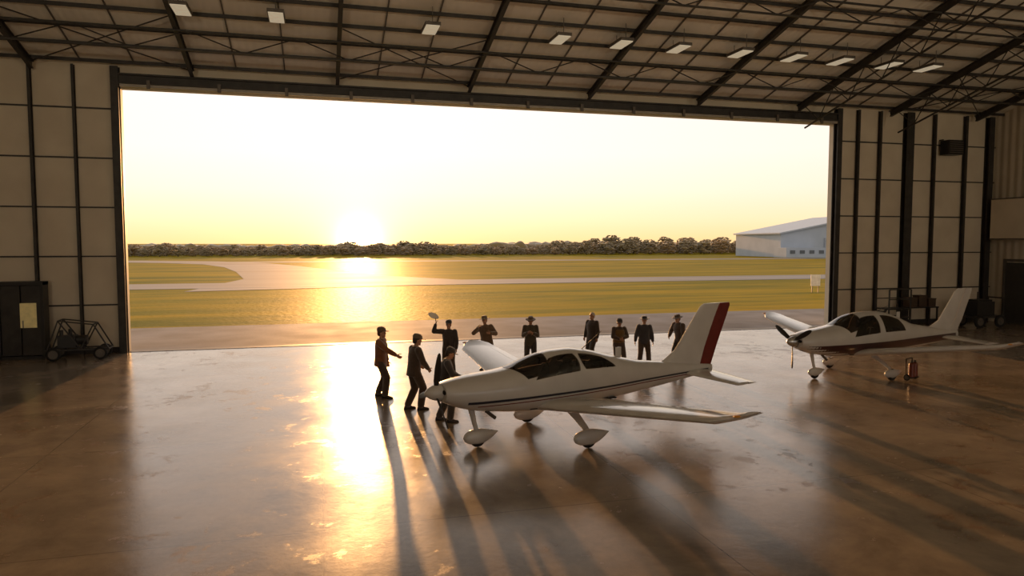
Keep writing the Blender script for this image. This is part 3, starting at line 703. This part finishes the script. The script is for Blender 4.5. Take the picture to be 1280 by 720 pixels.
def treemat(n,c): return mat(n,c,.9,0,tuple(k*.8 for k in c),.8,spec=.1,sheen=.8)
M_tree=treemat('foliage',(.22,.16,.055)); M_tree2=treemat('foliage_dry',(.27,.175,.06))
def blob(b,c,r,rnd,j=.28,sub=2):
    g=bmesh.ops.create_icosphere(b.bm,subdivisions=sub,radius=1)
    for v in g['verts']:
        k=1+rnd.uniform(-j,j); v.co=V((v.co.x*r[0]*k,v.co.y*r[1]*k,v.co.z*r[2]*k))+V(c)
variants=[]
for i in range(6):
    rnd=random.Random(i+3); b=B()
    b.cyl((0,0,-.03),(0,0,.45),.035,.02,8)
    for q in range(26):
        a=rnd.uniform(0,6.28); z=rnd.uniform(.15,.80); rr=rnd.uniform(0,.32)*math.sqrt(max(.05,1-((z-.4)/.5)**2)); s=rnd.uniform(.08,.13)
        blob(b,(rr*math.cos(a),rr*math.sin(a),z),(s*1.4,s*1.4,s*.8),rnd,.2)
    for q in range(190):
        a=rnd.uniform(0,6.28); z=rnd.uniform(.08,.95); rr=(.33+rnd.uniform(-.03,.12))*math.sqrt(max(.03,1-((z-.4)/.58)**2)); s=rnd.uniform(.016,.04)
        blob(b,(rr*math.cos(a),rr*math.sin(a),z),(s*1.5,s*1.5,s),rnd,.4,1)
    variants.append(b.mesh('tree',M_tree if i%2 else M_tree2,True))
rnd=random.Random(5)
for row,yy in enumerate((220,229,238)):
    x=-78+row*1.7
    while x<190:
        h=rnd.uniform(2.6,4.1)+row*.3
        if x<75: h*=(.9+.15*math.sin(x*.07))
        if x>75: h+=.9
        if 88<x<104 or 118<x<140: h+=rnd.uniform(.4,1.8)
        wd=rnd.uniform(1.2,1.7)
        o=put('tree',variants[rnd.randrange(6)],label='distant leafy tree in the line at the field edge',cat='tree',group='trees along the field edge',loc=(x+h*wd*.35,yy,-.1),rz=rnd.uniform(0,360)); o.scale=(h*wd,h*wd,h)
        x+=h*wd*.92+rnd.uniform(0,.8)
b=B(); x=-200
while x<420:
    h=rnd.uniform(1.8,2.5)+(0.6 if x>60 else 0); blob(b,(x,252+rnd.uniform(-3,3),h*.45),(rnd.uniform(3,6),3,h),rnd,.12); x+=rnd.uniform(1.5,2.5)
put('tree_belt',b.mesh('tree_belt',M_tree,True),label='continuous low belt of brush and trees at the horizon',cat='tree belt',kind='stuff')

M_bw=mat('white_cladding',(.43,.49,.57),.5,0,(.38,.44,.52),.3); M_br=mat('roof_cladding',(.48,.54,.62),.4)
e=empty('hangar_building',(120,166,0),-4,'large pale blue-grey hangar with gabled roof at the field edge','building')
pr=[(0,0),(52,0),(52,6.4),(26,11.2),(0,6.4)]
put('walls',B().loft([[V((x,y,z)) for x,z in pr] for y in (0,24)]).mesh('walls',M_bw),e)
rp=[(-.6,6.25),(26,11.2),(52.6,6.25),(52.6,6.6),(26,11.6),(-.6,6.6)]
put('roof',B().loft([[V((x,y,z)) for x,z in rp] for y in (-.6,24.6)]).mesh('roof',M_br),e)
put('hangar_door',B().box((30,-.15,2.6),(34,.3,5.2)).mesh('hangar_door',mat('pale_door',(.36,.41,.48),.5)),e)
put('annex',B().box((4,-3,1.3),(12,5.8,2.6)).mesh('annex',M_bw),e)
for i in range(4): put('window',B().box((-.2+i*2.8,-5.95,1.5),(1.4,.1,.9)).mesh('window',M_bglass),e)

# ------------------------------------------------------------------ light
AZ=math.radians(15.2-12.06)
def sdir(el): el=math.radians(el); return V((math.sin(AZ)*math.cos(el),math.cos(AZ)*math.cos(el),math.sin(el)))
sun=D.lights.new('sun','SUN'); sun.energy=8; sun.color=(1,.48,.16); sun.angle=math.radians(.7)
so=D.objects.new('sun',sun); COL.objects.link(so); so.rotation_euler=sdir(4.6).to_track_quat('Z','Y').to_euler(); so.location=(3,60,20)
for x in (-8,9.5,27):  # fill lamps added behind the camera to lift the dim roof and walls
    e=empty('fill_lamp',(x,-12,6.2),0,'black fill lamp on a pole, added out of view to brighten the hangar interior','fill_lamp','added rear fill lamps')
    put('housing',B().box((0,-.12,0),(1.0,.2,.6)).mesh('housing',M_black),e)
    put('pole',B().cyl((0,-.2,-6.2),(0,-.2,0),.06).mesh('pole',M_black),e)
    l=D.lights.new('fill_lamp_area','AREA'); l.energy=600; l.color=(1,.84,.62); l.size=.9; l.shape='RECTANGLE'; l.size_y=.5; l.spread=math.radians(95)
    lo=D.objects.new('fill_lamp_area',l); COL.objects.link(lo); lo.parent=e; lo.location=(0,.02,0); lo.rotation_euler=V((0,-.84,-.54)).to_track_quat('Z','Y').to_euler()

w=D.worlds.new('World'); bpy.context.scene.world=w; w.use_nodes=True; nt=w.node_tree;N=nt.nodes;L=nt.links
bg=N['Background']; tc=N.new('ShaderNodeTexCoord'); nm=N.new('ShaderNodeVectorMath'); nm.operation='NORMALIZE'; L.new(tc.outputs['Generated'],nm.inputs[0])
sx=N.new('ShaderNodeSeparateXYZ'); L.new(nm.outputs[0],sx.inputs[0])
el=N.new('ShaderNodeValToRGB'); c=el.color_ramp; c.elements[0].position=0; c.elements[0].color=(.98,.64,.26,1)
c.elements[1].position=1; c.elements[1].color=(.18,.20,.25,1)
for p,cc in ((.03,(1,.76,.44,1)),(.07,(1,.83,.63,1)),(.12,(1,.87,.75,1)),(.26,(1,.88,.80,1)),(.5,(.50,.47,.44,1))):
    q=c.elements.new(p); q.color=cc
L.new(sx.outputs['Z'],el.inputs[0])
dt=N.new('ShaderNodeVectorMath'); dt.operation='DOT_PRODUCT'; L.new(nm.outputs[0],dt.inputs[0]); dt.inputs[1].default_value=sdir(0)
def lobe(powr,strength):
    mx=N.new('ShaderNodeMath');mx.operation='MAXIMUM';mx.inputs[1].default_value=0;L.new(dt.outputs['Value'],mx.inputs[0])
    p=N.new('ShaderNodeMath');p.operation='POWER';p.inputs[1].default_value=powr;L.new(mx.outputs[0],p.inputs[0])
    m=N.new('ShaderNodeMath');m.operation='MULTIPLY';m.inputs[1].default_value=strength;L.new(p.outputs[0],m.inputs[0]); return m
def scaled(colr,m):
    v=N.new('ShaderNodeVectorMath');v.operation='SCALE';v.inputs[0].default_value=colr;L.new(m.outputs[0],v.inputs['Scale']);return v
fr=lobe(.6,1.)
base=N.new('ShaderNodeMixRGB'); L.new(fr.outputs[0],base.inputs[0]); base.inputs[1].default_value=(.60,.53,.48,1); L.new(el.outputs[0],base.inputs[2])
b1=N.new('ShaderNodeVectorMath');b1.operation='SCALE';b1.inputs['Scale'].default_value=1.20;L.new(base.outputs[0],b1.inputs[0])
cur=b1
for colr,pw,st in (((1,.66,.42),14,.28),((1,.52,.14),160,.6),((1,.68,.30),800,1.0),((1,.85,.55),3500,2.5)):
    s_=scaled(colr,lobe(pw,st)); a=N.new('ShaderNodeVectorMath');a.operation='ADD';L.new(cur.outputs[0],a.inputs[0]);L.new(s_.outputs[0],a.inputs[1]);cur=a
L.new(cur.outputs[0],bg.inputs['Color']); bg.inputs['Strength'].default_value=1

# ------------------------------------------------------------------ camera
cam=D.cameras.new('camera'); cam.lens=25.0; cam.sensor_width=36; cam.clip_end=5000
co=D.objects.new('camera',cam); COL.objects.link(co); co.location=(0,0,4)
co.rotation_euler=(math.radians(90-3.67),0,math.radians(-15.2)); bpy.context.scene.camera=co
